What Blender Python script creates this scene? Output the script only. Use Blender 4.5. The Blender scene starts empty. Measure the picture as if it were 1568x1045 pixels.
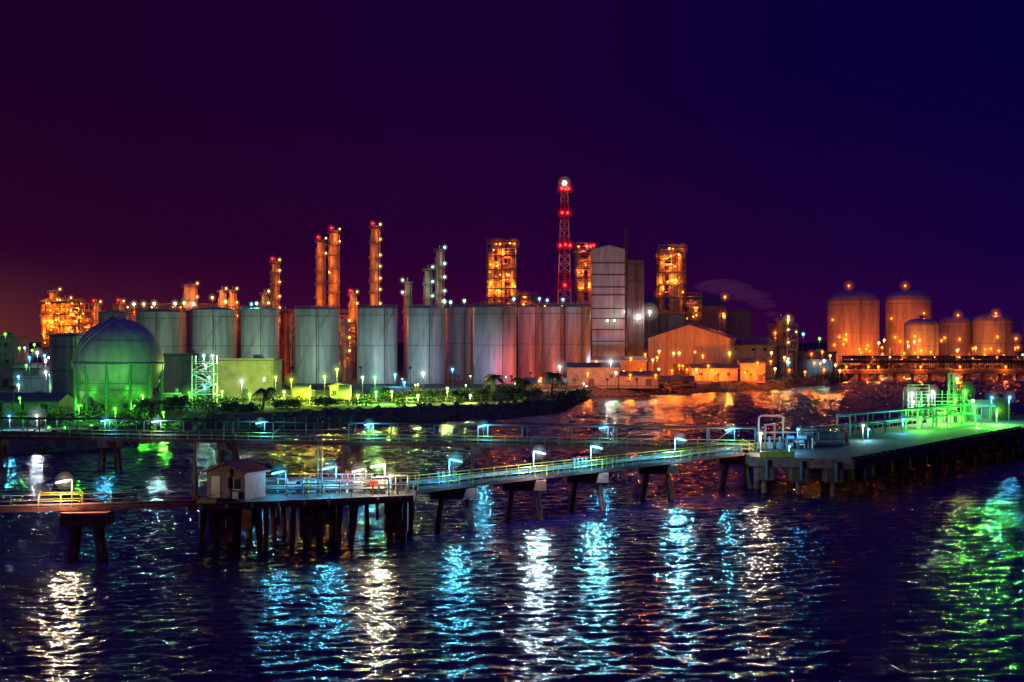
import bpy, math, random
import numpy as np
from mathutils import Vector, Matrix
from mathutils.geometry import tessellate_polygon
random.seed(11)
R=random.uniform
# image pixel column / row, chosen distance -> metres (eye 18 m above the sea)
F=2154.; H=18.
def X(a,d): return (a-784)*d/F
def Z(b,d): return H-(b-522.5)*d/F
def P(a,b,d): return Vector((X(a,d),d,Z(b,d)))
GR=3.0
scene=bpy.context.scene
# ------------------------------------------------------------ materials
def mat(name,col,rough=.6,metal=0.,var=.35,scale=.6,bump=.0,stretch=(1,1,1),col2=None):
    m=bpy.data.materials.new(name); m.use_nodes=True
    nt=m.node_tree; n=nt.nodes; l=nt.links; bs=n['Principled BSDF']
    g=n.new('ShaderNodeNewGeometry'); mp=n.new('ShaderNodeMapping'); mp.inputs['Scale'].default_value=stretch
    l.new(g.outputs['Position'],mp.inputs['Vector'])
    t=n.new('ShaderNodeTexNoise'); t.inputs['Scale'].default_value=scale; t.inputs['Detail'].default_value=5
    t.inputs['Roughness'].default_value=.65
    l.new(mp.outputs[0],t.inputs['Vector'])
    r=n.new('ShaderNodeValToRGB'); r.color_ramp.elements[0].position=.35; r.color_ramp.elements[1].position=.68
    c2=col2 or tuple(c*(1-var) for c in col)
    r.color_ramp.elements[0].color=(*c2,1); r.color_ramp.elements[1].color=(*col,1)
    l.new(t.outputs['Fac'],r.inputs['Fac']); l.new(r.outputs[0],bs.inputs['Base Color'])
    bs.inputs['Roughness'].default_value=rough; bs.inputs['Metallic'].default_value=metal
    if bump:
        b=n.new('ShaderNodeBump'); b.inputs['Distance'].default_value=bump; b.inputs['Strength'].default_value=.8
        l.new(t.outputs['Fac'],b.inputs['Height']); l.new(b.outputs[0],bs.inputs['Normal'])
    return m
M_tank=mat('painted_tank_steel',(.44,.44,.43),.38,0,.5,.5,0,(1,1,.1))
M_tankR=mat('tank_roof_steel',(.25,.25,.25),.6)
M_steel=mat('galvanised_steel',(.3,.3,.3),.45,.3)
M_pipe=mat('weathered_pipe',(.13,.11,.1),.6,0,.5,1)
M_dark=mat('dark_steel',(.07,.07,.075),.55,.2)
M_conc=mat('weathered_concrete',(.17,.15,.13),.85,0,.5,1.2,.05)
M_deck=mat('stained_deck_concrete',(.05,.046,.043),.8,0,.5,.9,.04)
M_rust=mat('rusty_pile',(.32,.08,.06),.85,0,.6,1.5,.04)
M_red=mat('red_paint',(.5,.03,.02),.45)
M_white=mat('white_paint',(.6,.59,.56),.5,0,.35,1.2)
M_wall=mat('plaster_wall',(.34,.31,.28),.8,0,.45,.5)
M_wallH=mat('hut_boards',(.32,.22,.21),.8,0,.35,1.6)
M_wallY=mat('cream_wall',(.42,.38,.22),.8,0,.4,.5)
M_roof=mat('sheet_roof',(.11,.11,.13),.5,0,.5,.5,0,(4,1,1))
M_roofR=mat('red_sheet_roof',(.2,.035,.03),.6)
M_clad=mat('corrugated_cladding',(.34,.3,.3),.55,0,.5,.35,0,(3,3,.2))
M_cladS=mat('pale_cladding',(.5,.48,.5),.5,0,.45,.3,0,(2,2,.25))
M_glass=mat('dark_window',(.02,.025,.03),.15)
M_yel=mat('yellow_paint',(.5,.34,.03),.5,0,.4,2)
M_green=mat('green_paint',(.08,.3,.14),.5,0,.3,2)
M_blue=mat('blue_paint',(.06,.22,.34),.5,0,.3,2)
M_grate=mat('deck_grating',(.035,.035,.033),.75,0,.5,2)
M_land=mat('soil_and_grass',(.1,.1,.05),.95,0,.6,.15,.15,col2=(.04,.06,.02))
M_rock=mat('rock',(.17,.13,.11),.9,0,.5,1.,.1)
M_leaf=mat('foliage',(.09,.14,.03),.7,0,.5,.8)
M_leafd=mat('foliage_dark',(.04,.07,.02),.7,0,.5,.8)
M_bark=mat('bark',(.14,.1,.07),.9,0,.4,2,.03)
M_col=mat('process_column_steel',(.42,.36,.32),.45,.2,.35,.5)
_e={}
def emit(col,s):
    k=(col,s)
    if k not in _e:
        m=bpy.data.materials.new('lamp_glass'); m.use_nodes=True; nt=m.node_tree; nt.nodes.clear()
        o=nt.nodes.new('ShaderNodeOutputMaterial'); e=nt.nodes.new('ShaderNodeEmission')
        e.inputs[0].default_value=(*col,1); e.inputs[1].default_value=s
        nt.links.new(e.outputs[0],o.inputs['Surface']); _e[k]=m
    return _e[k]
_h={}
def emissive_volume(col,s):  # emission-only volume: the glow is put in, no moisture scatters light
    k=(col,round(s,5))
    if k not in _h:
        m=bpy.data.materials.new('emissive_glow_volume'); m.use_nodes=True; nt=m.node_tree; nt.nodes.clear()
        o=nt.nodes.new('ShaderNodeOutputMaterial'); e=nt.nodes.new('ShaderNodeEmission')
        e.inputs[0].default_value=(*col,1); e.inputs[1].default_value=s
        nt.links.new(e.outputs[0],o.inputs['Volume']); _h[k]=m
    return _h[k]
GREEN=(.1,1,.04); CYAN=(.08,.55,1.); WHITE=(1,.93,.8); ORANGE=(1,.16,.007); RED=(1,.015,.015); YEL=(1,.75,.12); LG=(.4,1,.5); WARM=(1,.42,.1)
def es_of(c):
    if c==ORANGE: return 7
    if c==RED: return 10
    if c==GREEN: return 8
    return 11
# ------------------------------------------------------------ mesh builder
class B:
    def __init__(s): s.v=[];s.f=[];s.m=[];s.s=[];s.mats=[];s.M=Matrix.Identity(4)
    def mi(s,m):
        if m not in s.mats: s.mats.append(m)
        return s.mats.index(m)
    def add(s,vs,fs,m,smooth=False):
        o=len(s.v); s.v+=[tuple(s.M@Vector(v)) for v in vs]; k=s.mi(m)
        for f in fs: s.f.append(tuple(i+o for i in f)); s.m.append(k); s.s.append(smooth)
    def box(s,x0,x1,y0,y1,z0,z1,m):
        s.add([(x0,y0,z0),(x1,y0,z0),(x1,y1,z0),(x0,y1,z0),(x0,y0,z1),(x1,y0,z1),(x1,y1,z1),(x0,y1,z1)],
         [(0,3,2,1),(4,5,6,7),(0,1,5,4),(1,2,6,5),(2,3,7,6),(3,0,4,7)],m)
    def cyl(s,p0,p1,r0,m,r1=None,n=8,cap=True,smooth=True):
        p0=Vector(p0);p1=Vector(p1); r1=r0 if r1 is None else r1
        a=(p1-p0)
        if a.length<1e-6: return
        a.normalize(); u=a.cross(Vector((0,0,1)) if abs(a.z)<.9 else Vector((0,1,0))).normalized(); w=a.cross(u)
        vs=[]
        for p,r in((p0,r0),(p1,r1)):
            for i in range(n):
                t=2*math.pi*i/n; vs.append(p+(u*math.cos(t)+w*math.sin(t))*r)
        s.add(vs,[(i,(i+1)%n,n+(i+1)%n,n+i) for i in range(n)],m,smooth and n>5)
        if cap: s.add(vs,[tuple(range(n))[::-1],tuple(range(n,2*n))],m)
    def sph(s,c,r,m,nu=12,nv=8,a0=-90,a1=90,sz=1,sx=1):
        vs=[];fs=[]
        for j in range(nv+1):
            t=math.radians(a0+(a1-a0)*j/nv)
            for i in range(nu):
                u=2*math.pi*i/nu; vs.append((c[0]+sx*r*math.cos(t)*math.cos(u),c[1]+r*math.cos(t)*math.sin(u),c[2]+r*math.sin(t)*sz))
        for j in range(nv):
            for i in range(nu):
                fs.append((j*nu+i,j*nu+(i+1)%nu,(j+1)*nu+(i+1)%nu,(j+1)*nu+i))
        s.add(vs,fs,m,True)
    def bulb(s,c,r,m): s.sph(c,r,m,6,4)
    def ring(s,c,r,t,m,n=32):
        for i in range(n):
            a=2*math.pi*i/n;b=2*math.pi*(i+1)/n
            s.cyl((c[0]+r*math.cos(a),c[1]+r*math.sin(a),c[2]),(c[0]+r*math.cos(b),c[1]+r*math.sin(b),c[2]),t,m,n=4,cap=False)
    def rail(s,p0,p1,m,h=1.05,sp=1.8,t=.035):
        p0=Vector(p0);p1=Vector(p1);L=(p1-p0).length;n=max(1,int(L/sp)); up=Vector((0,0,1))
        for i in range(n+1):
            q=p0.lerp(p1,i/n); s.cyl(q,q+up*h,t,m,n=4,cap=False)
        for k in(.5,1.): s.cyl(p0+up*h*k,p1+up*h*k,t,m,n=4,cap=False)
    def prism(s,poly,z0,z1,m,mt=None):
        n=len(poly); vs=[(x,y,z0) for x,y in poly]+[(x,y,z1) for x,y in poly]
        tr=tessellate_polygon([[Vector((x,y,0)) for x,y in poly]])
        s.add(vs,[(i,(i+1)%n,n+(i+1)%n,n+i) for i in range(n)],m)
        s.add(vs,[tuple(n+i for i in t) for t in tr],mt or m); s.add(vs,[tuple(t) for t in tr],m)
    def done(s,name,parent=None,origin=None):
        vs=np.array(s.v,dtype=float)
        if origin is None:
            mn=vs.min(0);mx=vs.max(0); origin=((mn[0]+mx[0])/2,(mn[1]+mx[1])/2,mn[2])
        o=Vector(origin); vs=vs-np.array(o)
        me=bpy.data.meshes.new(name); me.from_pydata(vs.tolist(),[],s.f)
        for m in s.mats: me.materials.append(m)
        me.polygons.foreach_set('material_index',s.m); me.polygons.foreach_set('use_smooth',s.s)
        me.update()
        ob=bpy.data.objects.new(name,me); scene.collection.objects.link(ob)
        place(ob,o,parent); return ob
def place(ob,o,parent):
    if parent: ob.parent=parent; ob.location=Vector(o)-Vector(parent['w'])
    else: ob.location=o
    ob['w']=list(o)
def light(parent,pos,col,power,r=.2,name='lamp_light',spot=None,ang=100):
    L=bpy.data.lights.new(name,'SPOT' if spot else 'POINT'); L.color=col; L.energy=power; L.shadow_soft_size=r
    ob=bpy.data.objects.new(name,L); scene.collection.objects.link(ob); place(ob,Vector(pos),parent)
    if spot:
        L.spot_size=math.radians(ang); L.spot_blend=.9
        ob.rotation_euler=(Vector(spot)-Vector(pos)).to_track_quat('-Z','Y').to_euler()
    return ob
def glow(parent,pts,col,r,k=.5,big=False):  # self-lit shells around bulbs, imitating lens bloom
    if not pts: return
    for rr,kk in(((r,k*.2),(r*.6,k*.3),(r*.32,k*.8)) if big else ((r*.8,k*.3),(r*.4,k*.6))):
        b=B(); m=emissive_volume(col,kk/(2*rr))
        for p in pts: b.sph(p,rr,m,10,6)
        b.done('lamp_bloom_halo',parent)
# ------------------------------------------------------------ camera, world
cd=bpy.data.cameras.new('camera'); cam=bpy.data.objects.new('camera',cd); scene.collection.objects.link(cam)
cam.location=(0,0,H); cam.rotation_euler=(math.radians(90),0,0); cd.sensor_width=36; cd.lens=36*F/1568; cd.clip_end=40000; cd.clip_start=1
scene.camera=cam
scene.view_settings.view_transform='Standard'; scene.view_settings.look='None'; scene.view_settings.exposure=0
w=bpy.data.worlds.new('World'); scene.world=w; w.use_nodes=True; nt=w.node_tree; n=nt.nodes; l=nt.links
bg=n['Background']; tc=n.new('ShaderNodeTexCoord'); sx=n.new('ShaderNodeSeparateXYZ'); l.new(tc.outputs['Generated'],sx.inputs[0])
def mr(src,a,b):
    q=n.new('ShaderNodeMapRange'); q.interpolation_type='SMOOTHSTEP'; q.inputs['From Min'].default_value=a; q.inputs['From Max'].default_value=b; l.new(src,q.inputs['Value']); return q.outputs[0]
def ramp(src,stops):
    q=n.new('ShaderNodeValToRGB'); e=q.color_ramp.elements
    e[0].position=stops[0][0]; e[0].color=(*stops[0][1],1); e[1].position=stops[-1][0]; e[1].color=(*stops[-1][1],1)
    for p,c in stops[1:-1]:
        z=e.new(p); z.color=(*c,1)
    l.new(src,q.inputs[0]); return q.outputs[0]
az=n.new('ShaderNodeMapRange'); az.inputs['From Min'].default_value=-.36; az.inputs['From Max'].default_value=.36; l.new(sx.outputs['X'],az.inputs['Value'])
top=ramp(az.outputs[0],[(0,(.011,.0003,.018)),(.5,(.0095,.0003,.030)),(.75,(.0035,.0003,.036)),(1,(.0014,.0004,.040))])
mid=ramp(az.outputs[0],[(0,(.024,.0012,.020)),(.2,(.020,.0006,.022)),(.5,(.019,.0004,.030)),(1,(.007,.0006,.044))])
hor=ramp(az.outputs[0],[(0,(.12,.026,.02)),(.09,(.075,.010,.024)),(.25,(.05,.003,.03)),(.5,(.042,.001,.036)),(.75,(.03,.001,.040)),(1,(.016,.001,.050))])
def mix(f,a,b):
    q=n.new('ShaderNodeMix'); q.data_type='RGBA'; l.new(f,q.inputs[0]); l.new(a,q.inputs[6])
    if isinstance(b,tuple): q.inputs[7].default_value=(*b,1)
    else: l.new(b,q.inputs[7])
    return q.outputs[2]
c1=mix(mr(sx.outputs['Z'],.03,.2),mid,top)
c1=mix(mr(sx.outputs['Z'],-.01,.07),hor,c1)
c2=mix(mr(sx.outputs['Z'],.24,.5),c1,(.022,.009,.16))
sky=n.new('ShaderNodeTexSky'); sky.sky_type='NISHITA'; sky.sun_disc=False; sky.sun_elevation=math.radians(-6); sky.sun_rotation=math.radians(200)
ad=n.new('ShaderNodeMix'); ad.data_type='RGBA'; ad.blend_type='ADD'; ad.inputs[0].default_value=.002
l.new(c2,ad.inputs[6]); l.new(sky.outputs[0],ad.inputs[7]); l.new(ad.outputs[2],bg.inputs[0]); bg.inputs[1].default_value=1
sl=bpy.data.lights.new('fill_sun','SUN'); sl.energy=.04; sl.angle=.009; sl.color=(.7,.55,1); so=bpy.data.objects.new('fill_sun',sl)  # faint fill sun, added; there is no moon
scene.collection.objects.link(so); so.rotation_euler=(math.radians(60),0,math.radians(-30))
# ------------------------------------------------------------ water
def water_mat():
    m=bpy.data.materials.new('sea_water'); m.use_nodes=True; nt=m.node_tree; n=nt.nodes; l=nt.links; bs=n['Principled BSDF']
    bs.inputs['Base Color'].default_value=(.006,.003,.035,1); bs.inputs['IOR'].default_value=1.37
    g=n.new('ShaderNodeNewGeometry'); mp=n.new('ShaderNodeMapping'); mp.inputs['Scale'].default_value=(2.,4.4,1); l.new(g.outputs['Position'],mp.inputs[0])
    t=n.new('ShaderNodeTexNoise'); t.inputs['Scale'].default_value=1.; t.inputs['Detail'].default_value=2; l.new(mp.outputs[0],t.inputs['Vector'])
    b=n.new('ShaderNodeBump'); b.inputs['Distance'].default_value=.06; b.inputs['Strength'].default_value=1.
    l.new(t.outputs['Fac'],b.inputs['Height']); l.new(b.outputs[0],bs.inputs['Normal'])
    s=n.new('ShaderNodeSeparateXYZ'); l.new(g.outputs['Position'],s.inputs[0])
    q=n.new('ShaderNodeMapRange'); q.inputs['From Min'].default_value=60; q.inputs['From Max'].default_value=500
    q.inputs['To Min'].default_value=.14; q.inputs['To Max'].default_value=.2; l.new(s.outputs['Y'],q.inputs['Value']); l.new(q.outputs[0],bs.inputs['Roughness'])
    return m
M_water=water_mat()
rng=np.random.default_rng(3)
waves=[]
for i in range(140):
    lam=float(np.exp(rng.uniform(np.log(.42),np.log(3.8)))); th=float(rng.normal(math.radians(95),.6)); k=2*math.pi/lam
    waves.append((lam,th,k,.026*lam**-.3/k*float(rng.uniform(.6,1.4)),float(rng.uniform(0,6.28))))
sea=bpy.data.objects.new('sea_water',None); scene.collection.objects.link(sea); sea['w']=[0,0,0]
def patch(x0,x1,sx_,y0,y1,sy_,lmin,amp=1,fade=None):
    GX,GY=np.meshgrid(np.arange(x0,x1+sx_*.5,sx_),np.arange(y0,y1+sy_*.5,sy_)); GZ=np.zeros_like(GX)
    warp=.6*np.sin(GX*.21+GY*.13)+.5*np.sin(GX*.11-GY*.27+1)
    for lam,th,k,a,ph0 in waves:
        if lam<lmin: continue
        GZ+=a*amp*np.sin(k*(GX*math.cos(th)+GY*math.sin(th))+ph0+warp*.9)
    gust=.9+.22*np.sin(GX*.06+1.3)*np.sin(GY*.045+GX*.02)
    GZ*=gust
    if fade: GZ*=np.clip((fade-GY)/60,0.,1)
    ny,nx=GX.shape; co=np.stack([GX,GY,GZ],-1).reshape(-1,3); idx=np.arange(ny*nx).reshape(ny,nx)
    fc=np.stack([idx[:-1,:-1],idx[:-1,1:],idx[1:,1:],idx[1:,:-1]],-1).reshape(-1,4)
    me=bpy.data.meshes.new('sea_surface'); me.vertices.add(len(co)); me.vertices.foreach_set('co',co.ravel())
    me.loops.add(fc.size); me.loops.foreach_set('vertex_index',fc.ravel()); me.polygons.add(len(fc))
    me.polygons.foreach_set('loop_start',np.arange(0,fc.size,4)); me.polygons.foreach_set('loop_total',np.full(len(fc),4))
    me.polygons.foreach_set('use_smooth',np.ones(len(fc),bool)); me.materials.append(M_water); me.update(calc_edges=True)
    ob=bpy.data.objects.new('wave_field',me); scene.collection.objects.link(ob); ob.parent=sea
patch(-46,46,.2,54,100,.11,.4)
patch(-62,62,.24,100,150.1,.16,.5,1.05)
patch(-115,120,.4,150,262.2,.3,.8,1.25)
patch(-150,230,.7,262,700,.6,1.3,1.9,700)
b=B(); W=15000
b.add([(-W,-W,-.2),(W,-W,-.2),(W,54,-.2),(-W,54,-.2)],[(0,1,2,3)],M_water)
for x0,x1,y0,y1 in((-W,-45.8,54,100),(45.8,W,54,100),(-W,-61.5,100,150),(61.5,W,100,150),(-W,-114.5,150,262),(119.5,W,150,262),(-W,-149.5,262,700),(229.5,W,262,700)):
    b.add([(x0,y0,-.2),(x1,y0,-.2),(x1,y1,-.2),(x0,y1,-.2)],[(0,1,2,3)],M_water)
b.add([(-W,700,0),(W,700,0),(W,W,0),(-W,W,0)],[(0,1,2,3)],M_water)
b.done('open_sea',sea,(0,0,0))
# ------------------------------------------------------------ land
def dsh(py): return 38772./(py-522.5)
sh=[(-900,700),(-300,700),(0,697),(60,695),(150,688),(240,672),(320,662),(450,655),(600,648),(760,640),(860,632),(885,618),(905,608),(1000,606),(1100,601),(1200,596),(1285,588),(1300,582)]
S=[(X(a,dsh(q)),dsh(q)) for a,q in sh]
S2=[]
for i in range(len(S)-1):
    for k in range(6):
        t=k/6; S2.append((S[i][0]*(1-t)+S[i+1][0]*t+R(-1,1),S[i][1]*(1-t)+S[i+1][1]*t+R(-1.2,1.2)))
S2+= [S[-1],(X(1302,700),700),(X(1310,765),765),(X(1420,770),770),(X(1700,775),775),(X(2600,780),780)]
b=B(); N=len(S2)
outer=[(x,y,-1.5) for x,y in S2]; md=[(x,y+3,1.2+R(-.3,.3)) for x,y in S2]; inn=[(x-(1.5 if y>600 and x<165 else 0),y+8,GR) for x,y in S2]
b.add(outer+md+inn,[(i,i+1,N+i+1,N+i) for i in range(N-1)]+[(N+i,N+i+1,2*N+i+1,2*N+i) for i in range(N-1)],M_rock,True)
poly=[(x,y) for x,y,z in inn]+[(9000,780),(9000,14000),(-9000,14000),(-9000,S2[0][1]+8)]
tr=tessellate_polygon([[Vector((x,y,0)) for x,y in poly]])
b.add([(x,y,GR) for x,y in poly],[tuple(t) for t in tr],M_land)
b.done('ground',None,(0,0,0))
b=B()
for i in range(N-1):
    if abs(S2[i][0])>330: continue
    L=math.hypot(S2[i+1][0]-S2[i][0],S2[i+1][1]-S2[i][1])
    for k in range(int(min(L*1.6,60))):
        t=R(0,1);q=R(0,1); x=S2[i][0]*(1-t)+S2[i+1][0]*t; y=S2[i][1]*(1-t)+S2[i+1][1]*t+q*8
        z=-.3+q*3.3; r=R(.4,1.3)
        v0=len(b.v); b.sph((x,y,z),r,M_rock,6,4,sz=.7)
        for j in range(v0,len(b.v)):
            v=b.v[j]; b.v[j]=(v[0]+R(-.25,.25)*r,v[1]+R(-.25,.25)*r,v[2]+R(-.2,.2)*r)
b.s=[False]*len(b.s); b.done('riprap_rocks')
# ------------------------------------------------------------ lamps
def lampost(a,q,d,col,power,base=GR,br=None,hr=6,hk=.5,name='street_lamp',es=None):
    p=P(a,q,d); b=B(); br=br or max(.14,d*.00085)
    b.cyl((p.x,p.y+.3,base),(p.x,p.y+.3,p.z+.1),.07,M_pipe,r1=.05,n=6)
    b.cyl((p.x,p.y+.3,p.z+.15),(p.x,p.y-.2,p.z+.25),.05,M_pipe,n=5)
    b.cyl((p.x,p.y,p.z+br),(p.x,p.y,p.z+br+.15),br*.9,M_dark,r1=br*.4,n=8)
    b.bulb(p,br,emit(col,es or es_of(col))); o=b.done(name)
    light(o,(p.x,p.y-.1,p.z-br-.35),col,power)
    if hr: glow(o,[p],col,hr*d/F,hk,big=hr>=7)
    return o
def jetty_lamp(p,col,power,h=2.9,sgn=1,k=.6):
    p=Vector(p); b=B(); b.cyl(p,p+Vector((0,0,h)),.055,M_pipe,n=6); b.cyl(p,p+Vector((0,0,.15)),.14,M_steel,n=8)
    a=p+Vector((0,0,h)); e=a+Vector((-1.1*sgn,-.35,-.22)); b.cyl(a,e,.03,M_steel,n=5)
    m=emit(col,10); d=(e-a).normalized()
    b.cyl(a+d*.2,e+d*.1,.10,m,n=6); b.cyl(a+d*.15+Vector((0,0,.11)),e+d*.15+Vector((0,0,.11)),.13,M_dark,n=6)
    o=b.done('jetty_lamp'); c=(a+e)/2; light(o,c-Vector((0,.1,.35)),col,power,.15); glow(o,[c],col,.8,k,big=True); return o
# ------------------------------------------------------------ tanks
def tank(pl,pr,top,d,base=GR,roof='cone',m=M_tank,name='storage_tank',stair=True):
    r=(pr-pl)/2*d/F; cx=X((pl+pr)/2,d+r*.3); cy=d+r; zt=Z(top,d); b=B(); rh=r*(.14 if roof=='cone' else .42)
    ze=zt-rh if roof!='cone' else zt-rh*.6
    b.cyl((cx,cy,base-.5),(cx,cy,ze),r,m,n=56,cap=False)
    if roof=='cone': b.cyl((cx,cy,ze),(cx,cy,ze+rh),r+.15,M_tankR,r1=.4,n=56)
    else: b.sph((cx,cy,ze),r,m,40,6,0,90,sz=.42); b.cyl((cx,cy,zt-.3),(cx,cy,zt+1.6),1.2,m,n=10); b.ring((cx,cy,zt+1),2.6,.1,M_steel,12)
    for z in(ze-.15,ze-2.6,base+(ze-base)*.5): b.cyl((cx,cy,z),(cx,cy,z+.18),r+.12,M_pipe,n=56)
    z=base+2.4
    while z<ze-3: b.cyl((cx,cy,z),(cx,cy,z+.06),r+.03,m,n=56,cap=False); z+=2.4
    b.ring((cx,cy,ze+1.1),r,.05,M_steel,40); b.ring((cx,cy,ze+.6),r,.04,M_steel,40)
    for i in range(36):
        t=2*math.pi*i/36; b.cyl((cx+r*math.cos(t),cy+r*math.sin(t),ze),(cx+r*math.cos(t),cy+r*math.sin(t),ze+1.1),.05,M_steel,n=4,cap=False)
    if stair:
        t0=-math.pi*R(.75,.95); n=46; prev=None
        for i in range(n):
            t=t0+i/n*1.9; z=base+(ze-base)*i/n
            b.cyl((cx+(r+.1)*math.cos(t),cy+(r+.1)*math.sin(t),z),(cx+(r+1)*math.cos(t),cy+(r+1)*math.sin(t),z),.06,M_dark,n=4,cap=False)
            q=(cx+(r+1)*math.cos(t),cy+(r+1)*math.sin(t),z+1.0)
            if prev: b.cyl(prev,q,.035,M_pipe,n=4,cap=False)
            prev=q
    tp=-math.pi*R(.3,.5); x=cx+(r+.35)*math.cos(tp); y=cy+(r+.35)*math.sin(tp); b.cyl((x,y,base),(x,y,ze+.5),.13,M_pipe,n=6)
    b.cyl((x+.8,y,base),(x+.8,y,ze+.5),.1,M_steel,n=6)
    return b.done(name),cx,cy,r,ze
for a,c,t,d in[(146,198,477,545),(203,277,474,515),(290,358,471,505),(365,424,471,500),(448,517,470,495),(544,607,469,492),(622,682,469,492),(681,722,469,530),(723,791,467,488),(793,833,468,515),(832,868,468,512),(866,905,468,508),(278,300,476,560)]:
    tank(a,c,t,d)
for a,q,c in[(385,466,CYAN),(393,465,LG),(680,461,LG),(690,463,LG),(711,461,LG),(787,458,CYAN),(826,458,CYAN),(838,460,CYAN),(862,459,CYAN)]:
    lampost(a,q,503,c,300,base=28,hr=6,hk=.5,name='tank_roof_lamp')
def fill_flood(a,z,d,col,power,ta,tz,td,ang=95,base=GR):  # made-up spot masts, added to brighten tanks and walls
    b=B(); x=X(a,d); b.cyl((x,d,base),(x,d,z),.14,M_pipe,n=6); b.box(x-.5,x+.5,d-.15,d+.15,z,z+.7,M_dark); b.box(x-.4,x+.4,d+.16,d+.2,z+.08,z+.6,emit(col,6))
    o=b.done('added_fill_mast'); light(o,(x,d+.6,z+.3),col,power,.4,'fill_spot',spot=(X(ta,td),td,tz),ang=ang)
for a,c,p,ta in[(198,(.6,1,.62),18000,240),(305,(.6,1,.62),18000,325),(378,(.62,1,.68),18000,390),(448,(.62,1,.64),21000,478),(552,(.6,.95,.85),21000,575),(628,(.66,.88,1),18000,655)]:
    fill_flood(a,9,458,c,p,ta,14,510,74)
fill_flood(724,9,458,(.72,.8,1),11500,744,14,495,54)
fill_flood(812,7,468,(1,.11,.015),26000,812,13,515,70); fill_flood(850,6,470,(1,.08,.015),22000,850,12,512,70); fill_flood(885,7,470,(1,.07,.015),34000,888,14,512,70); fill_flood(702,6,470,(.4,.2,1),4500,700,15,530,60)
fill_flood(783,6,466,(.95,.08,.55),9000,777,10,497,80); fill_flood(799,5,466,(1,.2,.12),10000,797,12,512,60)
lampost(605,574,462,CYAN,8000,hr=7)
# sphere tank
b=B(); d=276; cx=X(180,d+8); cy=d+9; r=8.9; cz=Z(556,d+9)
b.sph((cx,cy,cz),r,M_tank,48,28)
b.ring((cx,cy,cz),r+.25,.16,M_steel,48); b.ring((cx,cy,cz-r*.45),r*.9+.1,.06,M_steel,48); b.ring((cx,cy,cz+r*.5),r*.87+.1,.05,M_steel,48)
for i in range(12):
    t=2*math.pi*i/12; x=cx+r*.97*math.cos(t); y=cy+r*.97*math.sin(t); b.cyl((x,y,GR-.3),(x,y,cz+.4),.32,M_green,n=10)
    t2=2*math.pi*(i+1)/12; x2=cx+r*.97*math.cos(t2); y2=cy+r*.97*math.sin(t2)
    b.cyl((x,y,GR+.3),(x2,y2,GR+5),.08,M_green,n=5); b.cyl((x2,y2,GR+.3),(x,y,GR+5),.08,M_green,n=5); b.cyl((x,y,GR+5.2),(x2,y2,GR+5.2),.1,M_green,n=5)
b.cyl((cx,cy,cz+r-.3),(cx,cy,cz+r+.5),1.8,M_steel,n=16); b.ring((cx,cy,cz+r+1.4),1.9,.05,M_steel,16)
prev=None
for i in range(40):
    t=-2.6+i/40*1.3; el=-.1+i/40*1.5; rr=r+.6; p=(cx+rr*math.cos(el)*math.cos(t),cy+rr*math.cos(el)*math.sin(t),cz+rr*math.sin(el))
    if prev: b.cyl(prev,p,.09,M_steel,n=5); b.cyl((prev[0],prev[1],prev[2]+1),(p[0],p[1],p[2]+1),.05,M_steel,n=4)
    prev=p
sp=b.done('spherical_gas_tank')
fill_flood(240,9,250,(.85,.75,.95),1500,185,17,285,100)
fill_flood(20,9,262,(.75,.85,.95),1300,150,16,285,100)
for q in((cx-6,cy-5,5),(cx+5,cy-7,5),(cx,cy+3,5)):
    bb=B(); bb.cyl((q[0],q[1],GR),(q[0],q[1],q[2]),.06,M_pipe,n=6); bb.bulb((q[0],q[1],q[2]+.2),.14,emit(GREEN,8)); o=bb.done('bund_lamp'); light(o,(q[0],q[1]-.4,q[2]+.2),GREEN,600)
tank(70,128,512,322,name='storage_tank')
# ------------------------------------------------------------ process plant
def column(a,wpx,top,d,col=ORANGE,nl=4,power=1100,bulbs=6,m=M_col,base=GR,topred=True,hs=6,side=1):
    b=B(); x=X(a,d); r=wpx/2*d/F; zt=Z(top,d); y=d; z0=20 if top<470 else base
    b.cyl((x,y,base),(x,y,zt-1),r,m,n=20); b.sph((x,y,zt-1),r,m,20,4,0,90,.6); b.cyl((x,y,zt-1),(x,y,zt+1.2),.25,M_steel,n=6)
    b.cyl((x+r+.5,y-.6,base),(x+r+.5,y-.6,zt-2),.28,M_steel,n=6); b.cyl((x-r-.3,y-.4,base),(x-r-.3,y-.4,zt-4),.18,M_steel,n=6)
    z=zt-1.6; lv=[]
    while z>z0:
        b.cyl((x,y,z),(x,y,z+.15),r+1.1,M_dark,n=16); b.ring((x,y,z+1.1),r+1.1,.06,M_steel,12); lv.append(z)
        for i in range(8):
            t=i*math.pi/4; b.cyl((x+(r+1.1)*math.cos(t),y+(r+1.1)*math.sin(t),z),(x+(r+1.1)*math.cos(t),y+(r+1.1)*math.sin(t),z+1.1),.05,M_steel,n=4,cap=False)
        z-=R(4.5,7)
    c2=WARM if col==ORANGE else col
    pts=[];e=emit(c2,8)
    for i in range(min(bulbs,len(lv))):
        z=lv[i]+1.8; p=(x+side*(r+.9),y-1.2,z); b.bulb(p,.38,e); pts.append(p)
    if topred: b.bulb((x-.8,y-r-.5,zt+.6),.4,emit(RED,10))
    o=b.done('distillation_column')
    H0=zt-z0
    for i in range(nl): light(o,(x+(-1)**i*(r+3),y-r-4,z0+H0*(i+.6)/nl),col,power,.3)
    glow(o,pts,c2,hs*d/F,.5)
    if topred: glow(o,[(x-.8,y-r-.5,zt+.6)],RED,7*d/F,.7)
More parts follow.
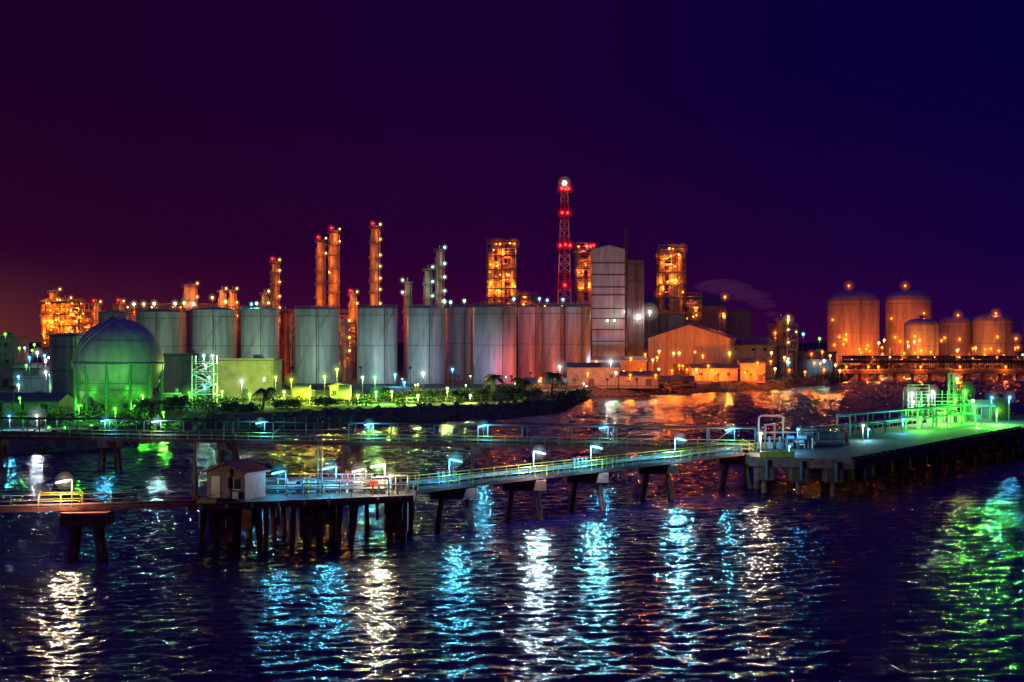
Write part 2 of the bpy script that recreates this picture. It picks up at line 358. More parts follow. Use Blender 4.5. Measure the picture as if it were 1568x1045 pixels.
column(421,9,399,600,bulbs=6,power=1200); column(491,11,366,620,bulbs=2,power=2000,hs=4); column(511,13,352,615,bulbs=2,power=4200,hs=4,nl=5); column(574,11,345,600,bulbs=9,power=2200,nl=5)
column(540,8,448,590,bulbs=2,power=2800); column(624,8,430,590,WHITE,2,250,2,topred=False,side=-1); column(655,9,410,590,LG,2,450,4,topred=False); column(673,10,380,590,(.6,1,.95),3,400,6,topred=False)
column(437,14,474,520,(1,.08,.04),3,200,0,m=M_red,topred=False); column(527,10,492,530,ORANGE,2,800,3,topred=False)
column(291,18,435,640,bulbs=2,power=2200,topred=False); column(340,8,443,640,bulbs=2,power=2200,topred=False);column(356,9,443,640,bulbs=3,power=2200,topred=False)
column(405,8,447,610,YEL,2,900,2,topred=False)
def frame(name,pl,pr,top,d,dep=10,base=GR,lev=5.,col=ORANGE,nl=4,power=1800,nb=14,vis=20,vess=3,hk=.5,m=M_dark):
    x0=X(pl,d);x1=X(pr,d);zt=Z(top,d);b=B();nc=max(2,int((x1-x0)/6)+1); cxs=[x0+(x1-x0)*i/(nc-1) for i in range(nc)]
    for yy in(d,d+dep/2,d+dep):
        for x in cxs: b.box(x-.2,x+.2,yy-.2,yy+.2,base,zt,m)
    z=zt-.3; lv=[]
    while z>max(base+3,vis-6):
        lv.append(z)
        for yy in(d,d+dep): b.box(x0,x1,yy-.18,yy+.18,z-.2,z+.2,m)
        for x in cxs: b.box(x-.15,x+.15,d,d+dep,z-.18,z+.18,m)
        b.box(x0+.3,x1-.3,d+dep*.35,d+dep-.3,z,z+.08,M_pipe)
        b.rail((x0,d,z+.2),(x1,d,z+.2),M_yel,t=.06)
        for i in range(nc-1):
            if random.random()<.55:
                b.cyl((cxs[i],d,z),(cxs[i+1],d,z-lev),.12,m,n=4)
                b.cyl((cxs[i+1],d,z),(cxs[i],d,z-lev),.12,m,n=4)
        z-=lev*R(.75,1.2)
    if not lv: lv=[zt-1]
    for i in range(vess):
        x=x0+(x1-x0)*(i+.5)/vess+R(-.5,.5); r=R(.8,1.5); zz=zt-R(3,9)+(R(4,8) if pr-pl>100 and random.random()<.4 else 0)
        b.cyl((x,d+dep*.5,base),(x,d+dep*.5,zz),r,M_col,n=16); b.sph((x,d+dep*.5,zz),r,M_col,16,4,0,90)
    for i in range(vess*4):
        x=R(x0,x1);b.cyl((x,d+R(1,4),base),(x,d+2,zt-R(0,12)),R(.12,.3),M_steel,n=6)
        z=R(vis,zt);b.cyl((x0,d+1,z),(x1,d+1.5,z),R(.1,.25),M_steel,n=6)
        z=R(vis,zt-2);x=R(x0+1,x1-1);b.cyl((x-R(.8,2),d+R(1,5),z),(x+R(.8,2),d+3,z),R(.3,.7),M_col,n=12)
    pts=[]
    for i in range(nb):
        z=random.choice(lv)+R(1.2,2.8); z=min(z,zt-.8); p=(R(x0+.4,x1-.4),d-R(.2,.6) if i%2 else d+dep*.4,z); b.bulb(p,R(.2,.5),emit(col if i%3 else WARM,7)); pts.append(p)
    o=b.done(name)
    for i in range(nl):
        zz=vis+(zt-vis)*(R(0.1,.9)); light(o,(x0+(x1-x0)*((i*.37+.3)%1),d+R(.8,2.5),zz),col,power,.3)
    glow(o,pts[::2],col,10*d/F,hk,big=True)
    return o
frame('process_tower',745,791,370,590,10,vis=32,nl=8,power=4500,nb=24,vess=3)
frame('process_tower',882,911,375,600,9,vis=32,nl=5,power=3200,nb=12,vess=2)
frame('process_tower',1009,1050,378,600,10,vis=38,nl=7,power=4300,nb=20)
frame('process_tower',62,122,462,640,14,vis=18,nl=8,power=5500,nb=38,vess=4)
frame('process_tower',120,160,478,640,10,vis=20,nl=3,power=2500,nb=12,vess=2)
frame('pipe_rack',172,366,468,650,9,vis=28,nl=8,power=2000,nb=28,vess=9,lev=4)
frame('pipe_rack',395,540,478,600,9,vis=24,nl=3,power=1200,nb=6,vess=4,lev=4)
frame('process_tower',515,545,494,560,6,vis=14,nl=4,power=1800,nb=8,vess=2)
frame('pipe_rack',735,905,466,575,9,vis=28,nl=5,power=1500,nb=12,vess=5,lev=4)
frame('process_tower',795,822,452,570,8,vis=30,nl=2,power=2500,nb=5,vess=2)
frame('pipe_rack',1050,1075,452,600,8,vis=30,nl=2,power=1500,nb=3,vess=2)
column(83,14,444,655,bulbs=3,power=3000,topred=False); column(75,22,460,655,bulbs=3,power=3000,topred=False);column(100,14,457,650,bulbs=3,power=3000,topred=False)
column(148,8,463,640,bulbs=1,topred=True); column(185,5,462,640,bulbs=1,topred=True,power=500)
for a,q,c in[(205,466,WHITE),(220,466,YEL),(236,465,WHITE),(268,465,WHITE),(282,464,YEL),(296,466,WHITE),(325,456,WARM),(345,462,WARM)]:
    lampost(a,q,630,c,500,base=30,hr=7,name='rack_lamp')
# flare tower
b=B(); d=590; x=X(865,d); zt=Z(283,d); hb=3.6; ht=1.3
def leg(t,k):
    hw=hb+(ht-hb)*t; return Vector((x+hw*(1 if k in(1,2) else -1),d+4+hw*(1 if k>1 else -1),GR+(zt-GR)*t))
NS=22
for s in range(NS):
    mm=M_red if (s//2)%2 else M_white
    for k in range(4):
        b.cyl(leg(s/NS,k),leg((s+1)/NS,k),.18,mm,n=5,cap=False); b.cyl(leg(s/NS,k),leg((s+1)/NS,(k+1)%4),.07,mm,n=4,cap=False)
        b.cyl(leg(s/NS,(k+1)%4),leg((s+1)/NS,k),.07,mm,n=4,cap=False); b.cyl(leg((s+1)/NS,k),leg((s+1)/NS,(k+1)%4),.07,mm,n=4,cap=False)
b.cyl((x,d+4,GR),(x,d+4,zt+1.5),.4,M_red,n=10)
for q in(289,325,376):
    z=Z(q,d); b.box(x-3,x+3,d+1,d+7,z-1.4,z-1.2,M_dark); b.rail((x-3,d+1,z-1.2),(x+3,d+1,z-1.2),M_red,t=.06)
er=emit(RED,12);rp=[]
for a,q in[(860,289),(866,290),(871,289),(861,326),(869,326),(858,376),(866,375),(873,376),(865,437)]:
    p=(X(a,d),d,Z(q,d)); b.bulb(p,.5,er); rp.append(p)
tp=(x,d+4,Z(279,d)); b.bulb(tp,1.,emit((1,.7,.25),16))
o=b.done('flare_tower'); glow(o,rp,RED,8*d/F,.8,big=True); glow(o,[tp],(1,.35,.15),11*d/F,.8,big=True)
for q in(284,300,325,345,376,400,430): light(o,(x+2,d-4,Z(q,d)),RED,110,.3)
for a,q in((898,376),(904,377),(909,376)): lampost(a,q,598,RED,200,base=50,hr=6,name='beacon_lamp')
# ------------------------------------------------------------ buildings
def building(name,pl,pr,top,d,dep=10,m=M_wall,roof='flat',rot=0,base=GR,win=True,mr=M_roof,rh=None,floors=None,doors=1):
    x0=X(pl,d);x1=X(pr,d);w=x1-x0;zt=Z(top,d);hh=zt-base; rh=rh if rh else (w*.13 if roof=='gable' else .0)
    e=hh-rh if roof!='flat' else hh
    b=B(); b.M=Matrix.Translation(((x0+x1)/2,d,base))@Matrix.Rotation(math.radians(rot),4,'Z'); h=w/2
    b.box(-h,h,0,dep,-.5,e,m)
    if roof=='flat':
        b.box(-h-.3,h+.3,-.3,dep+.3,e,e+.3,mr); b.box(-h-.3,h+.3,-.3,-.12,e+.3,e+.65,m); b.box(h*.2,h*.5,dep*.4,dep*.6,e+.3,e+1.6,M_steel)
    elif roof=='gable': # gable end faces sea
        b.add([(-h,0,e),(h,0,e),(0,0,e+rh),(-h,dep,e),(h,dep,e),(0,dep,e+rh)],[(0,1,2),(5,4,3)],m)
        o=.5;b.add([(-h-o,-o,e-.2),(0,-o,e+rh+.05),(0,dep+o,e+rh+.05),(-h-o,dep+o,e-.2),(h+o,-o,e-.2),(h+o,dep+o,e-.2),
            (-h-o,-o,e),(0,-o,e+rh+.25),(0,dep+o,e+rh+.25),(-h-o,dep+o,e),(h+o,-o,e),(h+o,dep+o,e)],
            [(0,1,2,3),(1,4,5,2),(6,9,8,7),(7,8,11,10),(0,6,7,1),(1,7,10,4),(0,3,9,6),(4,10,11,5)],mr)
    elif roof=='side': # ridge parallel to the sea front
        o=.5;b.add([(-h-o,-o,e-.1),(h+o,-o,e-.1),(h+o,dep/2,e+rh),(-h-o,dep/2,e+rh),(h+o,dep+o,e-.1),(-h-o,dep+o,e-.1)],[(0,1,2,3),(3,2,4,5)],mr)
        b.add([(-h,0,e),(-h,dep,e),(-h,dep/2,e+rh),(h,0,e),(h,dep,e),(h,dep/2,e+rh)],[(0,2,1),(3,4,5)],m)
        b.box(-h-o,h+o,-o-.05,-o+.05,e-.35,e-.05,mr)
    b.box(-h-.05,h+.05,-.08,0,0,.4,M_conc)
    nf=floors or max(1,int(e/4.5))
    if win:
        nw=max(2,int(w/4.5))
        for f in range(nf):
            for i in range(nw):
                cx=-h+w*(i+.5+R(-.12,.12))/nw; z=e*(f+.5)/nf-.3; ww=R(.4,.8)
                if f==0 and i in(1,nw-2)[:doors]:
                    b.box(cx-.9,cx+.9,-.06,-.01,.02,2.6,M_dark); b.box(cx-1.,cx+1.,-.08,-.0,2.6,2.75,M_steel); continue
                if random.random()<.3: continue
                b.box(cx-ww,cx+ww,-.05,-.005,z,z+1.1,M_glass)
                for xx in(cx-ww-.07,cx+ww,cx-.035): b.box(xx,xx+.07,-.09,-.052,z-.06,z+1.16,M_steel)
                b.box(cx-ww-.1,cx+ww+.1,-.16,-.053,z-.14,z-.06,M_steel)
    else:
        for i in range(int(w/1.6)):
            xx=-h+.8+i*1.6; b.box(xx-.06,xx+.06,-.1,-.003,.4,e-.4,m)
    b.cyl((h-.3,-.12,0),(h-.3,-.12,e),.08,M_steel,n=6)
    return b,name
def fin(t): return t[0].done(t[1])
fin(building('plant_building',248,303,545,385,14,M_wall,win=False))
fin(building('plant_building',327,418,553,362,14,M_wallY,floors=1))
fin(building('storage_shed',420,502,598,352,8,M_wallY,'side',rh=1.2))
fin(building('storage_shed',505,530,588,350,8,M_wallY,'gable'))
fin(building('waterfront_warehouse',-60,88,603,288,12,M_wall,'side',rh=1.6))
fin(building('plant_building',-30,22,517,460,14,M_wall,'flat'))
fin(building('plant_building',20,60,556,420,10,M_wall,'side',rh=1.4))
fin(building('plant_building',20,74,580,350,8,M_clad,'flat'))
fin(building('guard_kiosk',252,276,606,330,3,M_white,'flat'))
b=B()
for a,w_ in((462,26),(528,18)):
    x=X(a,338); r=1.9; b.cyl((x-w_/2*338/F,338,GR+2.6),(x+w_/2*338/F,338,GR+2.6),r,M_wallY,n=20)
    for s in(-.7,.7): b.box(x+s*w_/2*338/F-.2,x+s*w_/2*338/F+.2,337,339,GR,GR+1.2,M_conc)
b.done('horizontal_vessel')
# stair tower
b=B(); d=332; x0=X(294,d);x1=X(327,d);zt=Z(545,d)
for x in(x0,x1):
    for y in(d,d+4): b.box(x-.12,x+.12,y-.12,y+.12,GR,zt,M_white)
z=GR+2.4;k=0
while z<zt:
    b.box(x0,x1,d,d+4,z-.08,z+.08,M_steel); b.rail((x0,d,z+.08),(x1,d,z+.08),M_white,t=.05)
    b.cyl((x0 if k%2 else x1,d+.2,z-2.4),(x1 if k%2 else x0,d+.2,z),.14,M_white,n=4); b.cyl((x0 if k%2 else x1,d+.2,z-1.4),(x1 if k%2 else x0,d+.2,z+1),.06,M_white,n=4); z+=2.4;k+=1
b.done('steel_stair_tower')
# silo building
d=560; b,nm=building('silo_building',907,958,376,d,14,M_cladS,'gable',win=False,rh=1.6)
hw=X(958,d)-X(907,d); h=hw/2
b.M=Matrix.Translation((X(932.5,d),d,GR))
for q in(403,421,440,452,473,488,505,523):
    z=Z(q,d)-GR; b.box(-h-.4,h+.4,-.35,-.12,z-.2,z+.2,M_dark)
for i in range(7): xx=-h+2*h*i/6; b.box(xx-.1,xx+.1,-.2,-.115,0,Z(385,d)-GR,M_steel)
b.box(h,h+X(987,d)-X(958,d),2,14,-.5,Z(384,d)-GR-4,M_roof)
b.box(h,h+X(987,d)-X(958,d)+.3,1.7,14.3,Z(384,d)-GR-4,Z(384,d)-GR-3.6,M_dark)
for q in(405,430,460,490): z=Z(q,d)-GR; b.box(h+.1,h+7.6,1.6,1.99,z-.15,z+.15,M_dark)
for i in range(6): b.box(h+.6+i*1.2,h+.75+i*1.2,1.7,1.98,0,Z(388,d)-GR-4,M_roof)
b.M=Matrix.Identity(4)
for a,q,c in[(958,478,WHITE),(930,491,LG),(941,491,LG)]: b.bulb(P(a,q,d-1.5),.4,emit(c,12))
o=b.done(nm); light(o,P(950,482,d-5),WHITE,400); glow(o,[P(958,478,d-1.5)],WHITE,2.4,.7,big=True)
fill_flood(912,6,500,(.75,.72,1),34000,926,32,560,52)
b=B(); x=X(959,545); b.cyl((x,545,GR),(x,545,Z(347,545)),.62,M_dark,r1=.5,n=12)
for q in(380,420,460,500): b.cyl((x,545,Z(q,545)),(x,545,Z(q,545)+.3),.95,M_dark,n=12)
b.done('chimney_stack')
fin(building('long_warehouse',985,1112,452,640,25,M_clad,'side',rh=4.5,win=False))
fin(building('long_warehouse',962,1060,470,600,14,M_clad,'side',rh=3,win=False))
fin(building('packing_building',1100,1152,477,650,10,M_clad,'flat',win=False))
b,nm=building('gable_warehouse',992,1118,498,548,34,M_clad,'gable',rot=-16,win=False,rh=5.2)
b.box(-6,0,-.2,-.11,0,6,M_dark); b.box(5,12,-.2,-.11,0,6.5,M_dark)
b.done(nm)
fin(building('gable_warehouse',1118,1185,516,556,24,M_clad,'side',rh=3))
def shed(pl,pr,top,d,dep,name='open_shed',mr=M_roof,m=M_wall):
    fin(building(name,pl,pr,top,d,dep,m,'side',rh=1.4,mr=mr))
shed(868,948,556,462,12); shed(946,1008,569,462,8); shed(1060,1130,558,520,10); shed(1008,1062,576,485,6); shed(905,990,546,530,9,mr=M_clad); shed(805,868,579,440,7,m=M_clad)
fin(building('pump_house',1134,1172,549,520,8,M_wall,'side',rh=1.6))
fin(building('plant_building',1213,1280,541,600,10,M_wall,'flat'))
fin(building('plant_building',1236,1275,553,580,8,M_blue,'flat'))
for a,p,ta in((1000,30000,1015),(1050,34000,1060),(1100,26000,1095),(1150,16000,1155),(880,6000,895),(930,6000,940),(975,5000,985),(1170,6000,1155)): fill_flood(a,5.5,512 if a>980 else 446,(1,.13,.008),p,ta,11,552 if a>980 else 462,105)
column(1196,14,486,585,ORANGE,2,900,4,m=M_dark,topred=False); frame('process_tower',1178,1222,500,590,8,vis=10,nl=2,power=900,nb=4,vess=2)
# steam plume, given its own emission in place of light from the plant
b=B(); sm=emissive_volume((.6,.2,.3),.0042)
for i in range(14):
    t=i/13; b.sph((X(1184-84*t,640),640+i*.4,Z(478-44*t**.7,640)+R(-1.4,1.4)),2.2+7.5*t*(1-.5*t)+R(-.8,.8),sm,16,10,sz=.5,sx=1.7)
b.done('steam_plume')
# right hand tank farm
for a,c,t,d in[(1273,1353,443,880),(1362,1436,443,890),(1390,1442,487,800),(1445,1496,483,830),(1498,1560,478,810),(1575,1640,478,830)]:
    tank(a,c,t,d,roof='dome',stair=False)
for a,d,p in[(1262,850,90000),(1312,840,50000),(1358,850,68000),(1405,780,20000),(1380,850,40000),(1455,790,26000),(1508,770,26000),(1440,850,34000)]:
    fill_flood(a,7,d,(1,.14,.012),p,a+6,18,d+60,100)
for i in range(44):
    a=R(1262,1568); d=R(765,800); q=R(514,549); lampost(a,q,d,ORANGE if i%6 else WARM,2200 if i%3==0 else 700,hr=(0,8,10)[i%3],hk=.55,name='yard_lamp')
for a,q in[(1296,512),(1332,538),(1390,524),(1296,520),(1490,534),(1508,535),(1555,533),(1275,490),(1365,488),(1415,480),(1300,438),(1386,438),(1467,483),(1525,480)]: lampost(a,q,790 if q>500 else 812,ORANGE,3500 if q>500 else 400,br=.55,hr=9,name='yard_lamp')
frame('pipe_rack',1290,1600,545,765,8,vis=6,nl=8,power=4500,nb=26,vess=10,lev=3.5)
# channel trestle
b=B(); d=640
b.box(X(1285,d),X(1720,d),d,d+5,3.2,4.,M_conc); b.rail((X(1285,d),d,4),(X(1720,d),d,4),M_yel,t=.07)
for i in range(4): b.cyl((X(1285,d),d+1+i,4.5),(X(1720,d),d+1+i,4.5),.25,M_steel,n=8)
for i in range(16):
    x=X(1292+i*27,d); b.cyl((x,d+1,-2),(x,d+1,3.2),.5,M_rust,n=8);b.cyl((x,d+4,-2),(x,d+4,3.2),.5,M_rust,n=8)
b.done('channel_trestle')
for a in(1296,1330,1345,1410,1470,1540): lampost(a,562,638.5,ORANGE,2000,base=3.3,hr=5,name='trestle_lamp')
# bright lamps of the middle shore
for a,q,d,c,p,hr in[(370,584,345,WHITE,3500,13),(648,572,430,WHITE,3500,12),(857,562,440,WHITE,1800,13),(935,554,446,WHITE,2500,17),(943,571,445,LG,300,5),(978,484,560,WHITE,1500,12),(995,478,560,WHITE,2200,15),(966,549,450,ORANGE,3000,10),(988,543,500,ORANGE,1500,8),(1004,575,453,ORANGE,2000,9),(1076,545,508,ORANGE,2500,10),(1117,541,508,(1,.4,.05),4000,13),(1110,455,600,ORANGE,1500,8),(1207,490,575,(1,.5,.08),1500,10),(1187,510,575,ORANGE,1200,8),(1262,553,575,WHITE,1000,6),(1208,555,575,CYAN,900,7),(1230,512,600,CYAN,500,5),(1108,481,640,ORANGE,3500,8),(1029,568,478,ORANGE,2200,8),(900,572,450,ORANGE,2800,8),(1160,556,510,ORANGE,2500,9),(828,580,432,ORANGE,2800,8),(518,495,540,(1,.4,.2),2000,9),(1040,560,500,ORANGE,2200,8),(965,575,449,ORANGE,2500,7),(1090,567,505,ORANGE,2000,7),(1255,519,600,GREEN,400,5),
 (290,602,325,GREEN,5000,14),(382,604,325,(.3,1,.06),5500,15),(218,606,262,GREEN,3400,17),(176,626,262,GREEN,3000,15),(120,622,268,GREEN,2200,9),(250,632,262,GREEN,2500,6),(422,578,345,(.6,1,.06),4500,10),(446,582,345,(.6,1,.06),5500,12),(497,577,345,(.6,1,.06),5500,12),(516,566,345,(.8,1,.1),3000,10),(548,606,335,(.6,1,.1),5000,10),(574,578,345,(.15,1,.2),5000,13),(576,601,330,(.15,1,.12),5000,12),(474,604,333,(.75,1,.05),5000,7),(435,600,340,(.75,1,.05),5000,7),(340,600,335,(.3,1,.06),4000,7),(555,578,350,(.6,1,.3),1500,7),(619,586,380,CYAN,1200,8),(693,566,450,CYAN,900,8),(685,595,342,(.8,1,.25),3500,5),(640,606,330,(.6,1,.15),5500,5),(600,600,335,(.6,1,.1),5000,5),(720,606,340,(.8,1,.2),4500,5),
 (312,545,335,(.6,1,.85),900,9),(325,545,335,(.6,1,.85),900,9),(315,560,329,LG,700,8),(313,592,329,CYAN,700,7),(320,578,329,LG,500,5),
 (28,577,340,CYAN,900,9),(45,548,400,CYAN,900,8),(68,545,400,CYAN,700,7),(57,540,420,WHITE,900,9),(70,570,330,(.7,.8,1),1200,11),(28,590,330,LG,1500,9),(8,512,450,GREEN,500,5),(70,552,400,WHITE,500,6),(40,560,400,GREEN,900,5),(100,655,240,GREEN,1200,7),(140,652,240,GREEN,1200,7),(75,655,240,GREEN,900,6),(30,610,280,GREEN,900,5),
 (56,637,238,(.7,.8,1),1800,16),(14,638,238,CYAN,1100,11)]:
    lampost(a,q,d,c,p,hr=hr)
for i in range(22):
    a=R(0,110); d=R(360,600); lampost(a,R(525,590),d,random.choice([CYAN,GREEN,LG,ORANGE,WHITE]),300,hr=4 if i%2 else 0,name='yard_lamp')
for i in range(34):
    a=R(880,1290); lampost(a,R(538,572),R(480,560),random.choice([ORANGE,ORANGE,WARM,(1,.3,.05)]),900,hr=(0,6,8)[i%3],name='yard_lamp')
for i in range(11):
    a=R(560,900); lampost(a,R(576,592),R(425,450),random.choice([CYAN,WHITE,LG,YEL,ORANGE]),250,br=.22,hr=0,name='yard_lamp')
# vegetation -------------------------------------------------
def palm(a,q,d,lean=.6):
    x=X(a,d); zt=Z(q,d); b=B(); y=d; prev=Vector((x,y,GR-.3)); n=8; hh=zt-GR
    for i in range(1,n+1):
        t=i/n; p=Vector((x+lean*t*t,y,GR+hh*t)); b.cyl(prev,p,.32-.14*(i-1)/n,M_bark,r1=.32-.14*t,n=7,cap=False); prev=p
    for k in range(22):
        th=2*math.pi*k/22+R(-.2,.2); el=R(-.1,1.1); L=R(2.8,4.2); o=prev.copy(); dr=Vector((math.cos(th),math.sin(th),0)); side=Vector((-math.sin(th),math.cos(th),0)); m=M_leaf if k%2 else M_leafd
        pp=o
        for j in range(1,11):
            t=j/10; p=o+dr*L*t*math.cos(el*.6)+Vector((0,0,L*(math.sin(el)*t-.9*t*t))); b.cyl(pp,p,.05*(1.1-t)+.01,m,n=3,cap=False)
            ll=.95*math.sin(math.pi*min(1,t*.85+.12))+.1
            for sg in(-1,1): b.add([pp,p,p+side*sg*ll+dr*.25-Vector((0,0,ll*.55))],[(0,1,2)],m)
            pp=p
    b.done('palm_tree')
for a,q,d,l_ in[(752,578,352,.8),(802,583,372,-.6),(845,574,392,.5),(403,598,318,.5),(278,612,300,-.5),(376,622,300,.4),(348,622,305,.5),(232,616,255,-.4),(700,604,335,.6)]:
    palm(a,q,d,l_)
def clump(b,c,rx,rz,n,s):
    for i in range(n):
        v=Vector((random.gauss(0,1),random.gauss(0,1),random.gauss(0,1))).normalized()*R(.45,1.05)
        p=Vector((c[0]+v.x*rx,c[1]+v.y*rx,c[2]+v.z*rz)); a=Vector((R(-1,1),R(-1,1),R(-1,1))).normalized()*s; e=a.cross(Vector((R(-1,1),R(-1,1),R(-1,1)))).normalized()*s*.6
        b.add([p-a,p+e,p+a,p-e],[(0,1,2,3)],M_leaf if random.random()<.5 else M_leafd)
b=B()
for i in range(170):
    a=R(250,900) if i%5 else R(60,260)
    lo=250 if a<250 else (300 if a<400 else (322 if a<700 else 350)); d=lo+R(0,55)
    s=R(.7,1.8); clump(b,(X(a,d),d,GR+s*.6),s*1.5,s,60,.32)
b.done('shrub_foliage')
b=B()
for i in range(60):
    a=R(1100,1300) if i%2 else R(1300,1600); d=R(560,590) if a<1290 else R(778,800); s=R(1,2.2); clump(b,(X(a,d),d,GR+s*.5),s*2,s,40,.5)
b.done('shrub_foliage')
def tree(a,q,d,w=3.2):
    x=X(a,d); zt=Z(q,d); b=B(); top=Vector((x,d,GR+(zt-GR)*.55)); b.cyl((x,d,GR-.3),top,.3,M_bark,r1=.18,n=8)
    for k in range(7):
        th=k*.9+R(-.3,.3); e=top+Vector((math.cos(th)*w*R(.4,.9),math.sin(th)*w*.7,(zt-top.z)*R(.1,.85))); b.cyl(top-Vector((0,0,R(0,1))),e,.12,M_bark,r1=.04,n=5); clump(b,e,w*R(.3,.5),w*R(.22,.36),150,.24)
    b.done('broadleaf_tree')
for a,q,d in[(640,600,350),(600,604,345),(560,608,340),(720,598,350),(675,601,352),(500,612,322),(440,616,315),(780,596,362),(585,598,360)]: tree(a,q,d)
b=B()
pts=[(X(a,d),d) for a,d in[(100,262),(250,285),(420,310),(640,332),(860,372)]]
for i in range(len(pts)-1):
    b.rail((pts[i][0],pts[i][1],GR),(pts[i+1][0],pts[i+1][1],GR),M_steel,h=1.6,sp=3,t=.06)
b.done('perimeter_fence')
# ------------------------------------------------------------ near jetty
DK=4.4
def piles(b,x,y,n=4,w=2.2,cap=True,zc=DK-.4,cw=4.2,cdp=2.4,ch=1.1):
    if cap: b.box(x-cw/2,x+cw/2,y-cdp/2,y+cdp/2,zc-ch,zc,M_rust)
    for i in range(n):
        sx=-1 if i%2 else 1; sy=-1 if i<2 else 1
        b.cyl((x+sx*w*.45,y+sy*.7,zc-.4),(x+sx*w*.85,y+sy*1.1,-3),.24,M_rust,n=10)
b=B(); A0=Vector((X(-120,113),113,DK)); A1=Vector((X(292,117.5),118.5,DK))
dr=(A1-A0).normalized(); nr=Vector((-dr.y,dr.x,0))
def walk(b,p,q,w,m,th=.35,fm=M_rust):
    u=(q-p).normalized(); nn=Vector((-u.y,u.x,0))*w/2
    vs=[p-nn,q-nn,q+nn,p+nn]; lo=[v-Vector((0,0,th)) for v in vs]
    b.add(vs+lo,[(0,1,2,3)],m); b.add(vs+lo,[(4,7,6,5),(0,4,5,1),(1,5,6,2),(2,6,7,3),(3,7,4,0)],fm)
walk(b,A0,A1,1.6,M_grate,.28)
s0=A0.lerp(A1,.42);s1=A0.lerp(A1,.58)
b.rail(s0-nr*.8,s1-nr*.8,M_yel,t=.022,sp=1.3); b.rail(s0+nr*.8,s1+nr*.8,M_yel,t=.022,sp=1.3); b.rail(A0+nr*.8,s0+nr*.8,M_rust,t=.025,h=.9); b.rail(s1+nr*.8,A1+nr*.8,M_rust,t=.025,h=.9)
piles(b,X(130,115),115.7,cw=3.8,w=1.8); b.cyl(A0+Vector((0,0,.12)),A1+Vector((0,0,.12)),.1,M_rust,n=8)
b.done('jetty_catwalk')
jetty_lamp((X(108,114.6),115.0,DK),(1,.8,.5),2000,2.3)
pl=[(X(290,117.5),117.0),(X(633,124),124.0),(X(642,134),134.0),(X(300,130),131.5)]
b=B(); b.prism(pl,DK-.6,DK,M_rust,M_deck)
for a,y,bl in[(312,118.5,0),(338,119,1),(365,120,0),(388,120,0),(406,120.4,0),(448,121,0),(477,121.6,1),(520,122.5,0),(545,123,0),(606,124.8,1)]:
    for yy in(0,8.5):
        x=X(a,y)
        if bl: b.box(x-1.0,x+1.0,y+yy,y+yy+2,1.0,DK-.61,M_rust); b.cyl((x-.6,y+yy+1,-3),(x-.6,y+yy+1,1.1),.3,M_rust,n=10); b.cyl((x+.6,y+yy+1,-3),(x+.6,y+yy+1,1.1),.3,M_rust,n=10)
        else: b.cyl((x,y+yy+.6,DK-.6),(x+R(-.9,.9),y+yy+.6,-3),.22,M_rust,n=10)
fr0=Vector((*pl[0],DK));fr1=Vector((*pl[1],DK));bk0=Vector((*pl[3],DK));bk1=Vector((*pl[2],DK))
b.rail(bk0,bk1,M_yel,t=.03); b.rail(fr0.lerp(fr1,.42)+Vector((0,.2,0)),fr1+Vector((0,.2,0)),M_yel,t=.03); b.box(pl[0][0]+.5,pl[0][0]+2,118,120,DK,DK+.25,M_yel)
for k in range(9):
    x=fr0.lerp(fr1,(k+.5)/9); b.cyl(x+Vector((0,-.25,-.1)),x+Vector((0,-.25,-2)),.13,M_dark,n=8)
b.done('jetty_platform')
# hut
b=B(); b.M=Matrix.Translation((X(362,121.5),121.6,DK))@Matrix.Rotation(math.radians(-24),4,'Z'); m=M_wallH
b.box(-2,1.9,-1.5,1.6,0,2.35,m); b.box(-2.1,2,-1.6,1.7,0,.15,M_conc)
b.add([(-2,-1.5,2.35),(1.9,-1.5,2.35),(-.05,-1.5,3.05)],[(0,1,2)],M_roofR)
b.add([(-2.3,-1.85,2.25),(-.05,-1.85,3.1),(-.05,1.9,3.1),(-2.3,1.9,2.25),(2.2,-1.85,2.25),(2.2,1.9,2.25),(-2.3,-1.85,2.4),(-.05,-1.85,3.25),(-.05,1.9,3.25),(-2.3,1.9,2.4),(2.2,-1.85,2.4),(2.2,1.9,2.4)],
 [(0,1,2,3),(1,4,5,2),(6,9,8,7),(7,8,11,10),(0,6,7,1),(1,7,10,4),(0,3,9,6),(4,10,11,5)],M_roofR)
b.box(.2,1.4,-1.56,-1.5,1.,1.9,M_glass); b.box(.1,1.5,-1.6,-1.57,1.9,1.98,M_red); b.box(.1,1.5,-1.62,-1.57,.92,1.,M_white);b.box(.77,.83,-1.6,-1.57,1.,1.9,M_white)
b.box(-1.5,-.6,-1.56,-1.5,.05,2.0,M_steel); b.box(-2.06,-2.0,-.5,.5,1.,1.8,M_glass); b.box(.9,1.5,-1.9,-1.6,.2,.8,M_steel)
b.M=Matrix.Identity(4); b.done('jetty_hut')
b=B(); x=X(298,118.5); b.cyl((x,118.8,DK),(x,118.8,Z(673,118.8)),.13,M_rust,r1=.1,n=8); b.cyl((x-.5,118.8,Z(680,118.8)),(x+.5,118.8,Z(680,118.8)),.05,M_rust,n=5); b.box(x-.25,x+.25,118.6,119,DK,DK+.6,M_rust); b.done('signal_mast')
